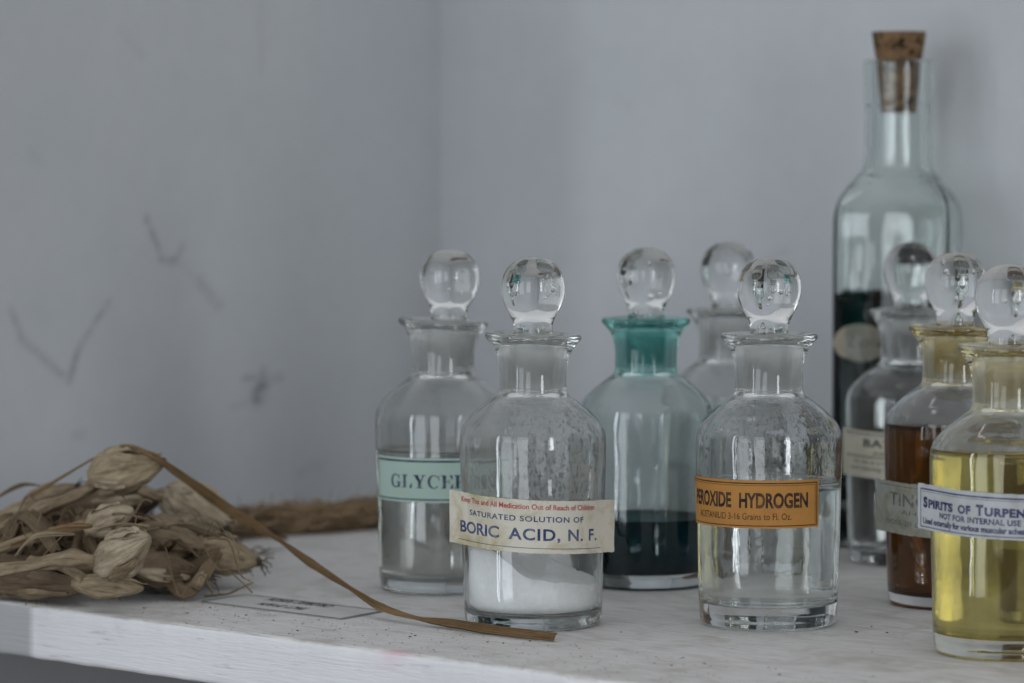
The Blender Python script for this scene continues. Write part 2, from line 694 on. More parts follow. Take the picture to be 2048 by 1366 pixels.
# ---------------------------------------------------------------- labels: a sheet of paper wrapped round the body, printing in the same mesh
def font_mesh(txt, bold=0.0, spacing=1.0, shear=0.0):
    cu = bpy.data.curves.new('lettering', 'FONT')
    cu.body = txt
    cu.offset = bold
    cu.space_character = spacing
    cu.shear = shear
    cu.resolution_u = 4
    o = bpy.data.objects.new('lettering', cu)
    COL.objects.link(o)
    dg = bpy.context.evaluated_depsgraph_get()
    me = bpy.data.meshes.new_from_object(o.evaluated_get(dg))
    v = [tuple(p.co)[:2] for p in me.vertices]
    f = [tuple(p.vertices) for p in me.polygons]
    bpy.data.objects.remove(o)
    bpy.data.curves.remove(cu)
    bpy.data.meshes.remove(me)
    return v, f


_hv, _ = font_mesh('H')
CAP = max(p[1] for p in _hv)


def fit_text(txt, u0, u1, vb, cap, bold=0.0, spacing=1.0, shear=0.0):
    v, f = font_mesh(txt, bold, spacing, shear)
    x0, x1 = min(p[0] for p in v), max(p[0] for p in v)
    return [(u0 + (p[0] - x0) / (x1 - x0) * (u1 - u0), vb + p[1] / CAP * cap) for p in v], f


def strip(u0, v0, u1, v1, wd, n=None):
    L = math.hypot(u1 - u0, v1 - v0)
    n = n or max(1, int(L / 5))
    nx, ny = -(v1 - v0) / L * wd / 2, (u1 - u0) / L * wd / 2
    v, f = [], []
    for i in range(n + 1):
        t = i / n
        x, y = u0 + (u1 - u0) * t, v0 + (v1 - v0) * t
        v += [(x - nx, y - ny), (x + nx, y + ny)]
        if i:
            a = 2 * i
            f.append((a - 2, a, a + 1, a - 1))
    return v, f


def poly(pts):
    return list(pts), [tuple(range(len(pts)))]


def serif_letter(c):
    """slab-serif capitals in a unit-high box -> width, list of polygons"""
    R = lambda a, b, c_, d: [(a, b), (c_, b), (c_, d), (a, d)]

    def bow(a0, a1):
        out = []
        n = 22
        for i in range(n):
            q = []
            for t in (a0 + (a1 - a0) * i / n, a0 + (a1 - a0) * (i + 1) / n):
                t = math.radians(t)
                q.append(((0.44 + 0.42 * math.cos(t), 0.5 + 0.52 * math.sin(t)), (0.47 + 0.26 * math.cos(t), 0.5 + 0.445 * math.sin(t))))
            out.append([q[0][0], q[1][0], q[1][1], q[0][1]])
        return out
    if c == 'I':
        return .44, [R(.11, 0, .33, 1), R(0, 0, .44, .06), R(0, .94, .44, 1)]
    if c == 'L':
        return .78, [R(.1, 0, .32, 1), R(0, .94, .44, 1), R(0, 0, .78, .07), [(.78, 0), (.78, .36), (.72, .36), (.58, .07), (.6, 0)]]
    if c == 'E':
        return .80, [R(.1, 0, .32, 1), R(0, .93, .76, 1), R(0, 0, .8, .07), [(.8, 0), (.8, .34), (.74, .34), (.6, .05)], [(.76, 1), (.76, .68), (.71, .68), (.58, .95)],
                     R(.3, .48, .52, .54), R(.5, .35, .55, .67)]
    if c == 'Y':
        return .92, [[(.06, 1), (.32, 1), (.6, .46), (.36, .46)], [(.72, 1), (.80, 1), (.585, .46), (.50, .46)], R(.36, 0, .58, .5), R(0, .94, .42, 1), R(.6, .94, .92, 1), R(.24, 0, .7, .06)]
    if c == 'C':
        return .86, bow(42, 318) + [R(.76, .62, .82, .98)]
    if c == 'G':
        return .94, bow(42, 330) + [R(.76, .64, .82, .98), R(.66, .03, .86, .40), R(.54, .38, .94, .44)]
    if c == 'R':
        return .92, [R(.1, 0, .32, 1), R(0, .94, .5, 1), R(0, 0, .44, .06), R(.3, .44, .6, .5), [(.5, 1), (.7, .93), (.78, .72), (.7, .52), (.56, .44), (.58, .72)], [(.42, .46), (.62, .46), (.92, 0), (.66, 0)]]
    if c == 'N':
        return .94, [R(.12, 0, .2, 1), R(.74, 0, .82, 1), [(.1, 1), (.34, 1), (.82, 0), (.62, 0)], R(0, 0, .32, .06), R(.62, .94, .94, 1)]
    return .5, []


def serif_text(txt, u0, u1, vb, cap, gap=0.1):
    tot = sum(serif_letter(c)[0] for c in txt) + gap * (len(txt) - 1)
    k = (u1 - u0) / tot
    v, f, x = [], [], 0
    for c in txt:
        wd, polys = serif_letter(c)
        for pl in polys:
            b = len(v)
            v += [(u0 + (x + p[0]) * k, vb + p[1] * cap) for p in pl]
            f.append(tuple(range(b, b + len(pl))))
        x += wd + gap
    return v, f


def wrap_label(b, name, uL, uR, vT, vB, tilt, prints, mats, stick=(-170, 170), lab=None, seed=1, rag=0.8, lift=(0, 0)):
    """b: bottle; label box in units (arc length u from the front, height v above the base); prints: list of (verts, faces, material index)
    stick: angles in degrees between which the paper holds to the glass; outside it stands off straight"""
    vc = (vT + vB) / 2
    sl, sr = math.radians(stick[0]), math.radians(stick[1])

    def place(u, v, off):
        uu = u
        vv = v - tilt * u
        R = rout(min(380, max(20, vv))) + off
        th = uu / R
        ex = 0
        if th > sr:
            ex, th = (th - sr) * R, sr
        elif th < sl:
            ex, th = (th - sl) * R, sl
        curl = 0.0012 * ex * ex * (1 if ex else 0) * 0.25
        x = R * math.sin(th) + ex * math.cos(th) + curl * math.sin(th)
        y = -R * math.cos(th) + ex * math.sin(th) * 1.0 - curl * math.cos(th)
        return Vector((x * U, y * U, vv * U))
    V, Fc, mi = [], [], []
    nu, nv = 110, 14
    for i in range(nu + 1):
        for k in range(nv + 1):
            u = uL + (uR - uL) * i / nu
            v = vB + (vT - vB) * k / nv
            if k in (0, nv):
                v += rag * noise.noise(Vector((u * 0.09, seed + k, 0.2))) + rag * .5 * noise.noise(Vector((u * 0.4, seed + k, 1.2)))
            if i in (0, nu):
                u += rag * 1.2 * noise.noise(Vector((v * 0.08, seed + i, 0.5)))
            V.append(place(u, v, 1.0))
    for i in range(nu):
        for k in range(nv):
            a = i * (nv + 1) + k
            Fc.append((a, a + nv + 1, a + nv + 2, a + 1))
            mi.append(0)
    for (pv, pf, m) in prints:
        base = len(V)
        V += [place(u, v, 1.35) for (u, v) in pv]
        for f in pf:
            Fc.append(tuple(base + i for i in f))
            mi.append(m)
    me = bpy.data.meshes.new('paper_label')
    me.from_pydata([tuple(p) for p in V], [], Fc)
    me.polygons.foreach_set('material_index', mi)
    smooth(me, True)
    o = link('paper_label', me, mats, b.root)
    if lab:
        o['label'] = lab
    return o


def H(b_s, y):
    """height above the base (units) of a photograph row on the axis of a bottle"""
    return (950 * b_s - (y - 290)) / b_s


# ---- glycerin
dusty = m_glass('dusty_glass', film=(0.34, 24, 0.42, 0.72, (0.74, 0.73, 0.71), 0.25, 0.55, 190 * U))
lightfilm = m_glass('hazy_glass', film=(0.42, 20, 0.36, 0.75, (0.56, 0.55, 0.53), 0.15))
grime = m_glass('droplet_glass', wobble=0.035, wscale=260, film=(0.42, 60, 0.42, 0.70, (0.50, 0.50, 0.49), 0.06, 0.75, 286 * U))
water = m_liquid('clear_liquid', (0.985, 0.985, 0.98), 1.34)
glycer = m_liquid('clear_syrup', (0.95, 0.945, 0.93), 1.40)

S1 = 0.927
b1 = Bottle(887, S1, 'leftmost bottle, clear liquid inside, mint green label lettered GLYCER', inner=lightfilm, floor=28, lip=-0.05, stop_tilt=0.02)
b1.liquid(300, glycer)
mint, navy = (0.41, 0.54, 0.48), (0.022, 0.035, 0.09)
pm = m_paper('mint_paper', mint, (0.36, 0.46, 0.36), 0.5, 55)
im = m_ink('navy_ink', navy, mint, 0.30)
img = m_ink('green_rule_ink', (0.03, 0.09, 0.10), mint, 0.30)
V0 = lambda y: H(S1, y) + 12.5          # the front of the glass sits lower in the picture than its axis
pr = [(*serif_text('GLYCERIN', -124, 100, V0(970), 28, 0.10), 1)]
vt, vb = V0(911), V0(998)
pr += [(*strip(-176, vt - 7, 150, vt - 7, 4.0), 1), (*strip(-176, vb + 6, 150, vb + 6, 3.0), 2), (*strip(-176, vb + 6, -176, vt - 7, 2.2), 2)]
wrap_label(b1, 'g', -182, 156, vt, vb, 0.0, pr, [pm, im, img], seed=2)

# ---- boric acid
b2 = Bottle(1066, 1.0, 'bottle of white powder labelled BORIC ACID behind the tip of the brown leaf blade', inner=dusty, floor=24, lip=-0.028)
cream, blue, red = (0.66, 0.63, 0.54), (0.035, 0.065, 0.19), (0.50, 0.07, 0.07)
pc = m_paper('aged_cream_paper', cream, (0.43, 0.36, 0.18), 0.9, 60, 0.09, 0.45, 0.68)
ib = m_ink('blue_ink', blue, cream, 0.36)
ir = m_ink('red_ink', red, cream, 0.36)
V0 = lambda y: H(1.0, y) + 15.0
pr = [(*fit_text('Keep This and All Medication Out of Reach of Children', -172, 140, V0(1013), 9.8, 0.022, 1.0), 2),
      (*fit_text('SATURATED SOLUTION OF', -146, 107, V0(1037), 10.2, 0.022, 1.12), 1),
      (*fit_text('BORIC', -176, -68, V0(1073), 21.5, 0.024, 1.0), 1),
      (*fit_text('ACID, N. F.', -48, 147, V0(1073), 21.5, 0.024, 1.12), 1),
      (*strip(-183, V0(1089), 160, V0(1089), 1.2), 1)]
wrap_label(b2, 'b', -209, 203, V0(995), V0(1099), 0.047, pr, [pc, ib, ir], stick=(-52, 52), seed=5, rag=1.2,
           lab='stained cream paper label lettered BORIC ACID, ends standing off the glass')


def powder_heap(b):
    """white powder banked up against the left of the bottle, closed mesh"""
    R = 126.0
    n, m = 56, 22
    fl = b.floor + 1.5

    def top(x, y):
        t = (x - 0.25 * y) / R                 # left and a little to the front is high
        h = 70 + 16 * (1 - t) + 78 * max(0, -t + 0.15) ** 1.15
        if t > 0.0:
            h -= 10 * t
        h += 6 * noise.noise(Vector((x * .03, y * .03, 1))) + 3.0 * noise.noise(Vector((x * .11, y * .11, 4))) + 1.2 * noise.noise(Vector((x * .4, y * .4, 9)))
        return fl + max(7, h)
    v, f = [], []
    rad = [0] + [R * math.sqrt(i / m) if i < m else R for i in range(1, m + 1)]
    v.append((0, 0, top(0, 0)))
    for i in range(1, m + 1):
        for k in range(n):
            a = 2 * math.pi * k / n
            rr = rad[i]
            v.append((rr * math.cos(a), rr * math.sin(a), top(rr * math.cos(a), rr * math.sin(a))))
    for k in range(n):
        f.append((0, 1 + k, 1 + (k + 1) % n))
    for i in range(m - 1):
        for k in range(n):
            a, c = 1 + i * n + k, 1 + i * n + (k + 1) % n
            f.append((a, a + n, c + n, c))
    last = 1 + (m - 1) * n
    prev = last
    for (rr, z) in ((126.0, fl + 22), (120, fl + 9), (106, fl + 3), (60, fl)):
        st = len(v)
        for k in range(n):
            a = 2 * math.pi * k / n
            zz = z
            if prev == last:
                zz = min(z, v[last + k][2] - 1.0)
            v.append((rr * math.cos(a), rr * math.sin(a), zz))
        for k in range(n):
            k2 = (k + 1) % n
            f.append((prev + k, st + k, st + k2, prev + k2))
        prev = st
    v.append((0, 0, fl - 1))
    for k in range(n):
        f.append((prev + k, len(v) - 1, prev + (k + 1) % n))
    me = mesh('white_powder', [(p[0] * U, p[1] * U, p[2] * U) for p in v], f)
    t = NT('white_powder')
    co = t.coords()
    c = t.ramp(t.noise(co, 500, 4, 0.6), [(0.3, (0.84, 0.84, 0.85)), (0.7, (0.93, 0.93, 0.935))])
    t.bsdf(c, 0.9, t.bump(t.noise(co, 900, 4, 0.7), 0.4, 0.0005), 0.1)
    return link('white_powder', me, t.m, b.root)


powder_heap(b2)

# ---- teal bottle
teal_g = m_glass('teal_filmed_glass', (0.955, 0.985, 0.98), film=(0.34, 22, 0.36, 0.8, (0.46, 0.58, 0.56), 0.12))
teal_gr = m_ground('teal_stained_joint', (0.52, 0.82, 0.80), 0.25, (0.42, 0.76, 0.745))
S3 = 0.917
b3 = Bottle(1291, S3, 'bottle with a teal stained neck and a little blackish teal liquid', tint=m_glass('teal_tinted_glass', (0.965, 0.982, 0.98)), inner=teal_g, ground=teal_gr, rim=m_glass('teal_rim_glass', (0.70, 0.91, 0.89)), floor=33)
b3.liquid(143, m_liquid('dark_teal_liquid', (0.02, 0.17, 0.20), 1.34), 6)

# ---- clear bottle at the back
S4 = 0.865
b4 = Bottle(1455, S4, 'blurred clear bottle half hidden behind the PEROXIDE HYDROGEN bottle', inner=lightfilm, floor=30)
b4.liquid(220, water)

# ---- peroxide
b5 = Bottle(1536, 1.0, 'bottle of clear liquid with an orange label lettered PEROXIDE HYDROGEN', inner=grime, floor=44)
b5.liquid(284, water)
orange, black = (0.46, 0.22, 0.055), (0.022, 0.018, 0.022)
po = m_paper('orange_paper', orange, (0.33, 0.15, 0.04), 0.5, 70, 0.10)
ik = m_ink('black_ink', black, orange, 0.28)
V0 = lambda y: H(1.0, y) + 14.3
vt, vb = V0(956), V0(1050)
pr = [(*fit_text('PEROXIDE', -191, -75, V0(1009), 27, 0.036, 1.0), 1), (*fit_text('HYDROGEN', -58, 80, V0(1009), 27, 0.036, 1.0), 1),
      (*fit_text('ACETANILID 3-16 Grains to Fl. Oz.', -168, 45, V0(1033), 12.5, 0.004, 1.02), 1),
      (*strip(-235, vt - 6, 101, vt - 6, 2.2), 1), (*strip(-235, vt - 10, 97, vt - 10, 0.8), 1),
      (*strip(-235, vb + 5, 101, vb + 5, 1.8), 1), (*strip(101, vb + 5, 101, vt - 6, 2.0), 1), (*strip(97, vb + 8, 97, vt - 10, 0.8), 1)]
wrap_label(b5, 'p', -245, 106, vt, vb, -0.006, pr, [po, ik], seed=9, rag=0.5)

# ---- bay rum
S6 = 0.87
b6 = Bottle(1819, S6, 'clear bottle with a cream label lettered BAY in front of the tall corked bottle', inner=m_glass('thinly_filmed_glass', film=(0.15, 20, 0.45, 0.8, (0.56, 0.56, 0.55), 0.03)), floor=30)
b6.liquid(440, water)
bayc, bayk = (0.60, 0.57, 0.47), (0.06, 0.09, 0.055)
pb = m_paper('cream_green_paper', bayc, (0.45, 0.42, 0.27), 0.5, 60)
ibk = m_ink('dark_green_ink', bayk, bayc, 0.34)
V0 = lambda y: H(S6, y) + 11.0
vt, vb = V0(862), V0(954)
pr = [(*fit_text('BAY RUM', -116, 70, V0(893), 17, 0.03, 1.1), 1), (*fit_text('AROMATIC', -88, 40, V0(907.5), 6.5, 0.02, 1.1), 1),
      (*fit_text('for use as a toilet water after bathing', -150, 110, V0(926), 8, 0.012), 1), (*fit_text('and shaving or for the sick room', -160, 110, V0(939), 8, 0.012), 1),
      (*strip(-178, vt - 6, 150, vt - 6, 2.4), 1), (*strip(-178, vt - 11, 150, vt - 11, 1.0), 1), (*strip(-178, V0(912), 150, V0(912), 2.0), 1), (*strip(-178, V0(915), 150, V0(915), 1.0), 1)]
wrap_label(b6, 'y', -192, 160, vt, vb, 0.028, pr, [pb, ibk], stick=(-54, 150), seed=12)

# ---- tincture
S7 = 0.958
foggy = m_glass('fogged_glass', film=(0.55, 16, 0.25, 0.65, (0.55, 0.53, 0.51)))
amber_gr = m_ground('amber_stained_joint', (0.945, 0.905, 0.76), 0.22, (0.88, 0.79, 0.57))
b7 = Bottle(1907, S7, 'bottle of dark brown liquid with a worn grey label lettered TINC', inner=foggy, ground=amber_gr, rim=m_glass('amber_rim_glass', (0.95, 0.90, 0.74)), floor=26)
b7.liquid(366, m_liquid('brown_tincture', (0.50, 0.30, 0.13), 1.36), 9)
grey, faded = (0.40, 0.41, 0.37), (0.16, 0.18, 0.16)
pg = m_paper('worn_grey_paper', grey, (0.24, 0.22, 0.13), 0.8, 90, 0.14, 0.40, 0.7)
ig = m_ink('faded_ink', faded, grey, 0.46, 500)
V0 = lambda y: H(S7, y) + 13.0
vt, vb = V0(968), V0(1070)
pr = [(*fit_text('TINCTURE', -158, 60, V0(1014), 26, 0.012, 1.05), 1), (*fit_text('ANTISEPTIC', -120, 40, V0(1030), 9, 0.01, 1.1), 1),
      (*fit_text('DOSE-20 DROPS IN WATER', -172, 90, V0(1052), 9.5, 0.02, 1.1), 1), (*strip(-190, vt - 8, 150, vt - 8, 1.8), 1)]
wrap_label(b7, 't', -206, 160, vt, vb, 0.03, pr, [pg, ig], stick=(-54, 150), seed=15, rag=1.4, lab='worn grey paper label, lettering nearly rubbed off')

# ---- turpentine
S8 = 1.061
straw_gr = m_ground('straw_stained_joint', (0.965, 0.945, 0.865), 0.18, (0.93, 0.88, 0.73))
cloud = m_glass('cloudy_glass', film=(0.42, 30, 0.36, 0.7, (0.56, 0.54, 0.48)))
b8 = Bottle(2013, S8, 'yellow liquid bottle with a white label lettered SPIRITS OF TURPEN at the right', tint=m_glass('straw_tinted_glass', (0.965, 0.965, 0.93)), inner=cloud, ground=straw_gr, rim=m_glass('straw_rim_glass', (0.965, 0.94, 0.82)), floor=38)
b8.liquid(376, m_liquid('yellow_turpentine', (0.972, 0.895, 0.53), 1.44), 6)
white, indigo = (0.50, 0.53, 0.545), (0.03, 0.03, 0.12)
pw = m_paper('cool_white_paper', white, (0.38, 0.38, 0.35), 0.6, 110, 0.12, 0.46, 0.68)
ii = m_ink('indigo_ink', indigo, white, 0.28)
V0 = lambda y: H(S8, y) + 15.0
vt, vb = V0(983), V0(1073)
k = 1 / S8
pr = [(*fit_text('S', -206 * k, -193.5 * k, V0(1028), 17.5, 0.055), 1), (*fit_text('PIRITS', -191 * k, -116 * k, V0(1028), 14.2, 0.055, 1.05), 1),
      (*fit_text('OF', -103 * k, -74 * k, V0(1028), 14.2, 0.055, 1.1), 1), (*fit_text('T', -62 * k, -47 * k, V0(1028), 17.8, 0.06), 1),
      (*fit_text('URPENTINE', -44.5 * k, 92 * k, V0(1028), 14.2, 0.055, 1.1), 1),
      (*fit_text('NOT FOR INTERNAL USE', -156 * k, 26 * k, V0(1045), 10.2, 0.034, 1.06), 1),
      (*fit_text('Used externally for various muscular aches', -207 * k, 33 * k, V0(1061), 10.5, 0.04, 0.98), 1),
      (*strip(-202, vt - 9, 150, vt - 9, 2.8), 1), (*strip(-197, vt - 13.5, 150, vt - 13.5, 0.8), 1), (*strip(-202, vb + 5, 150, vb + 5, 1.8), 1),
      (*strip(-202, vb + 5, -202, vt - 9, 1.6), 1)]
wrap_label(b8, 's', -210, 160, vt, vb, 0.036, pr, [pw, ii], stick=(-52, 150), seed=21, rag=1.0)

# ------------------------------------------------------------------ tall corked bottle
ST = 0.83


def rsq(a, r, z, n=14, fl=8):
    """one ring of a rounded square: half width a, corner radius r"""
    r = min(r, a * .97)
    bulge = 0.10 * (a - r)
    pts = []
    for q in range(4):
        ac = math.pi / 2 * q
        cx, cy = (a - r) * (1 if q in (0, 3) else -1), (a - r) * (1 if q in (0, 1) else -1)
        for i in range(n + 1):
            t = ac + math.pi / 2 * i / n
            pts.append((cx + r * math.cos(t), cy + r * math.sin(t), z))
        # flat towards the next corner
        t = ac + math.pi / 2
        x0, y0 = cx + r * math.cos(t), cy + r * math.sin(t)
        q2 = (q + 1) % 4
        cx2, cy2 = (a - r) * (1 if q2 in (0, 3) else -1), (a - r) * (1 if q2 in (0, 1) else -1)
        x1, y1 = cx2 + r * math.cos(t), cy2 + r * math.sin(t)
        for i in range(1, fl):
            k_ = bulge * 4 * (i / fl) * (1 - i / fl)
            pts.append((x0 + (x1 - x0) * i / fl + k_ * math.cos(t), y0 + (y1 - y0) * i / fl + k_ * math.sin(t), z))
    return pts


def loft(rings, cap0=True, cap1=True):
    v, f = [], []
    n = len(rings[0])
    for r in rings:
        v += [(p[0] * U, p[1] * U, p[2] * U) for p in r]
    for j in range(len(rings) - 1):
        for k in range(n):
            k2 = (k + 1) % n
            f.append((j * n + k, j * n + k2, (j + 1) * n + k2, (j + 1) * n + k))
    for on, j, rev in ((cap0, 0, True), (cap1, len(rings) - 1, False)):
        if on:
            c = [sum(v[j * n + k][i] for k in range(n)) / n for i in range(3)]
            v.append(tuple(c))
            for k in range(n):
                a, b_ = j * n + k, j * n + (k + 1) % n
                f.append((len(v) - 1, b_, a) if rev else (len(v) - 1, a, b_))
    return v, f


def tall_bottle():
    root = empty('corked_bottle', foot(1792, ST), 'tall pale green square bottle with a cork and blackish liquid by the wall', 'bottle')
    root.rotation_euler = (0, 0, math.radians(-14))
    root.scale = (1.0, 1.0, 1.007)
    Z = lambda y: (950 * ST - (y - 290)) / ST
    q = 1 / ST
    A = 139.5                      # half side of the square body
    body = [(A, 28, 46), (A, 28, 120), (A, 28, Z(700)), (A, 28, Z(520)), (A, 28, Z(455)), (A - .6, 30, Z(434)), (A - 2.6, 36, Z(416)), (A - 6.5, 44, Z(400)), (A - 13, 52, Z(386)), (A - 22, 60, Z(373)),
            (A - 33, 68, Z(360)), (A - 45, 73, Z(347)), (84.5, 80, Z(334)), (81.2, 80, Z(318))]
    fine = catmull(body, 4)
    inner = []
    for i in range(len(fine)):
        (a0, r0, z0), (a1, r1, z1) = fine[max(0, i - 1)], fine[min(len(fine) - 1, i + 1)]
        tx, tz = a1 - a0, z1 - z0
        L_ = math.hypot(tx, tz)
        th_ = 13 + 10 * max(0, min(1, (fine[i][2] - Z(400)) / 100))
        inner.append((fine[i][0] - tz / L_ * th_, max(16, fine[i][1] - 9), fine[i][2] + tx / L_ * th_))
    o = catmull([(20, 20, 10), (A - 26, 26, 3), (A - 12, 26, 0), (A - 4, 27, 4), (A - 1, 28, 12), (A, 28, 30)], 4) + fine + catmull(
        [(80.2, 80, Z(300)), (80, 80, Z(260)), (80, 80, Z(212)), (81, 81, Z(206)), (83.5, 83.5, Z(200)),
         (84, 84, Z(190)), (84, 84, Z(128)), (82, 82, Z(121)), (76, 76, Z(118.5)), (62, 62, Z(118.5)), (57, 57, Z(121)), (55, 55, Z(130)), (54, 54, Z(200)), (55, 55, Z(260)), (57, 57, Z(305))], 4) + inner[::-1] + catmull(
        [(A - 14, 19, 44), (A - 17, 20, 38), (A - 25, 22, 32), (A - 42, 24, 30), (20, 20, 29)], 4)
    v, f = loft([rsq(a, max(1, r), z) for (a, r, z) in o])
    g = link('glass_body', mesh('glass_body', v, f), m_glass('pale_green_glass', (0.952, 0.972, 0.963), wobble=0.3, wscale=30), root)
    lv = Z(605)
    lq = [(20, 20, 28.2), (A - 42, 24, 29.2), (A - 24.2, 22, 31.2), (A - 13.2, 20, 44), (A - 12.2, 19, 60), (A - 12.2, 19, lv - 4), (A - 12.2, 19, lv + 5), (A - 15, 19, lv + 1), (A - 20, 18, lv), (20, 18, lv)]
    v, f = loft([rsq(a, r, z) for (a, r, z) in catmull(lq, 2)])
    link('liquid', mesh('liquid', v, f), m_liquid('blue_black_liquid', (0.02, 0.028, 0.04), 1.34), root)
    # cork
    zt, zb = Z(63), Z(222)
    prof = [(0, zb), (34, zb), (41, zb + 1), (43, zb + 5), (48, Z(175)), (53.4, Z(125)), (56, Z(112)), (63.5, Z(75)), (65, Z(66)), (63.5, Z(63.5)), (60, Z(62.6)), (0, Z(62.6))]
    v, f, mi = lathe(prof, 72, None, 5, 0.02, 3)
    me = mesh('cork', v, f)
    t = NT('cork')
    co = t.coords()
    c = t.ramp(t.noise(co, 130, 5, 0.7, 0.5), [(0.3, (0.035, 0.022, 0.014)), (0.44, (0.16, 0.095, 0.05)), (0.7, (0.28, 0.17, 0.085))])
    pit = t.ramp(t.noise(t.coords((1, 1, 1.6)), 150, 5, 0.7), [(0.40, 0.10), (0.47, 1.0)])
    c = t.mix(1.0, c, pit, 'MULTIPLY')
    t.bsdf(c, 0.85, t.bump(t.noise(co, 200, 5, 0.75), 0.9, 0.002), 0.2)
    link('cork', me, t.m, root)
    # oval tag pasted on the front face
    cx, cz, rx, ry = -68 , Z(674), 66, 45
    V, Fc, mi = [(cx, -A - 1.2, cz)], [], []
    n = 56
    for ring in (0.5, 1.0):
        for k_ in range(n):
            a = 2 * math.pi * k_ / n
            rr = ring * (1 + 0.03 * noise.noise(Vector((math.cos(a) * 2, math.sin(a) * 2, 5))))
            V.append((cx + rx * rr * math.cos(a), -A - 1.2, cz + ry * rr * math.sin(a)))
    for k_ in range(n):
        Fc.append((0, 1 + k_, 1 + (k_ + 1) % n))
        Fc.append((1 + k_, 1 + n + k_, 1 + n + (k_ + 1) % n, 1 + (k_ + 1) % n))
        mi += [0, 0]
    for pv, pf in (fit_text('Lon', -98, -20, cz - 9, 26, -0.012, 1.05, 0.35), strip(-30, cz - 4, 0, cz - 7, 6)):
        base = len(V)
        V += [(x, -A - 1.6, y) for (x, y) in pv]
        for ff in pf:
            Fc.append(tuple(base + i for i in ff))
            mi.append(1)
    me = mesh('oval_label', [(p[0] * U, p[1] * U, p[2] * U) for p in V], Fc, mi)
    tan = (0.50, 0.45, 0.36)
    link('oval_label', me, [m_paper('tan_paper', tan, (0.36, 0.31, 0.22), 0.6, 70), m_ink('faded_green_ink', (0.14, 0.15, 0.10), tan, 0.42, 400)], root)


tall_bottle()


# ------------------------------------------------------------------ dried garlic, leaf blade, bundle, card
def frame_path(pts):
    """parallel-transport frames along a list of points"""
    P = [Vector(p) for p in pts]
    fr = []
    t0 = (P[1] - P[0]).normalized()
    n = t0.orthogonal().normalized()
    for i in range(len(P)):
        t = (P[min(i + 1, len(P) - 1)] - P[max(i - 1, 0)]).normalized()
        n = (n - t * n.dot(t))
        n = n.normalized() if n.length > 1e-6 else t.orthogonal().normalized()
        fr.append((P[i], t, n, t.cross(n)))
    return fr


ST = {}


def strand(o_me, V):
    """store where each vertex lies around and along its stalk, for fibres that follow it"""
    a = o_me.attributes.new('strand', 'FLOAT_VECTOR', 'POINT')
    vals = []
    for i, p in enumerate(V):
        q = ST.get(id(p))
        vals += list(q[1]) if q and q[0] is p else [p[0], p[1], p[2]]
    a.data.foreach_set('vector', vals)


def tube(pts, rad, seg=10, rough=0.0, seed=0.0, flute=0, flat=1.0, V=None, Fc=None):
    """swept tube with a radius per point; rough adds wrinkles, flute ridges along it"""
    V = [] if V is None else V
    Fc = [] if Fc is None else Fc
    b = len(V)
    fr = frame_path(pts)
    n = len(fr)
    run = 0.0
    for i, (p, t, a, c) in enumerate(fr):
        r = rad[i] if isinstance(rad, (list, tuple)) else rad
        for k_ in range(seg):
            th = 2 * math.pi * k_ / seg
            rr = r
            if flute:
                rr *= 1 + 0.10 * math.cos(flute * th + 1.5 * math.sin(i * .11 + seed))
            if rough:
                rr *= 1 + rough * noise.noise(Vector((math.cos(th) * 1.6 + seed, math.sin(th) * 1.6, i * 0.22)))
            q = p + a * (rr * math.cos(th)) + c * (rr * flat * math.sin(th))
            V.append(q)
            ST[id(q)] = (q, (r * math.cos(th) + seed, r * math.sin(th), run * .12))
        if i < n - 1:
            run += (fr[i + 1][0] - p).length
    for i in range(n - 1):
        for k_ in range(seg):
            k2 = (k_ + 1) % seg
            Fc.append((b + i * seg + k_, b + i * seg + k2, b + (i + 1) * seg + k2, b + (i + 1) * seg + k_))
    Fc.append(tuple(b + k_ for k_ in range(seg))[::-1])
    Fc.append(tuple(b + (n - 1) * seg + k_ for k_ in range(seg)))
    return V, Fc


def ribbon(pts, width, ribs=4, depth=0.25, twist=0.0, face=None, n=13, frayed=0.0):
    """flat ribbed leaf swept along points: closed thin sheet"""
    fr = frame_path(pts)
    V, Fc = [], []
    N = len(fr)
    face = face or Vector((0, -0.5, 0.86))
    width_seed = pts[0][0]
    for i, (p, t, a, c) in enumerate(fr):
        wv = t.cross(face).normalized()
        nv = wv.cross(t).normalized()
        tw = twist(i / (N - 1)) if callable(twist) else twist
        wv, nv = wv * math.cos(tw) + nv * math.sin(tw), nv * math.cos(tw) - wv * math.sin(tw)
        wd = width(i / (N - 1)) if callable(width) else width
        for side in (1, -1):
            for k_ in range(n):
                x = -1 + 2 * k_ / (n - 1)
                h = depth * wd * (0.30 * math.cos(x * math.pi * ribs + .6 * math.sin(i * .13)) - 0.5 * x * x) + side * wd * 0.06
                q = p + wv * (wd * x * .5 * side) + nv * h
                V.append(q)
                ST[id(q)] = (q, (wd * x * 3.2 + width_seed, 0, i * .00016))
    m = 2 * n
    for i in range(N - 1):
        for k_ in range(m):
            k2 = (k_ + 1) % m
            Fc.append((i * m + k_, i * m + k2, (i + 1) * m + k2, (i + 1) * m + k_))
    Fc.append(tuple(range(m))[::-1])
    Fc.append(tuple((N - 1) * m + k_ for k_ in range(m)))
    return V, Fc


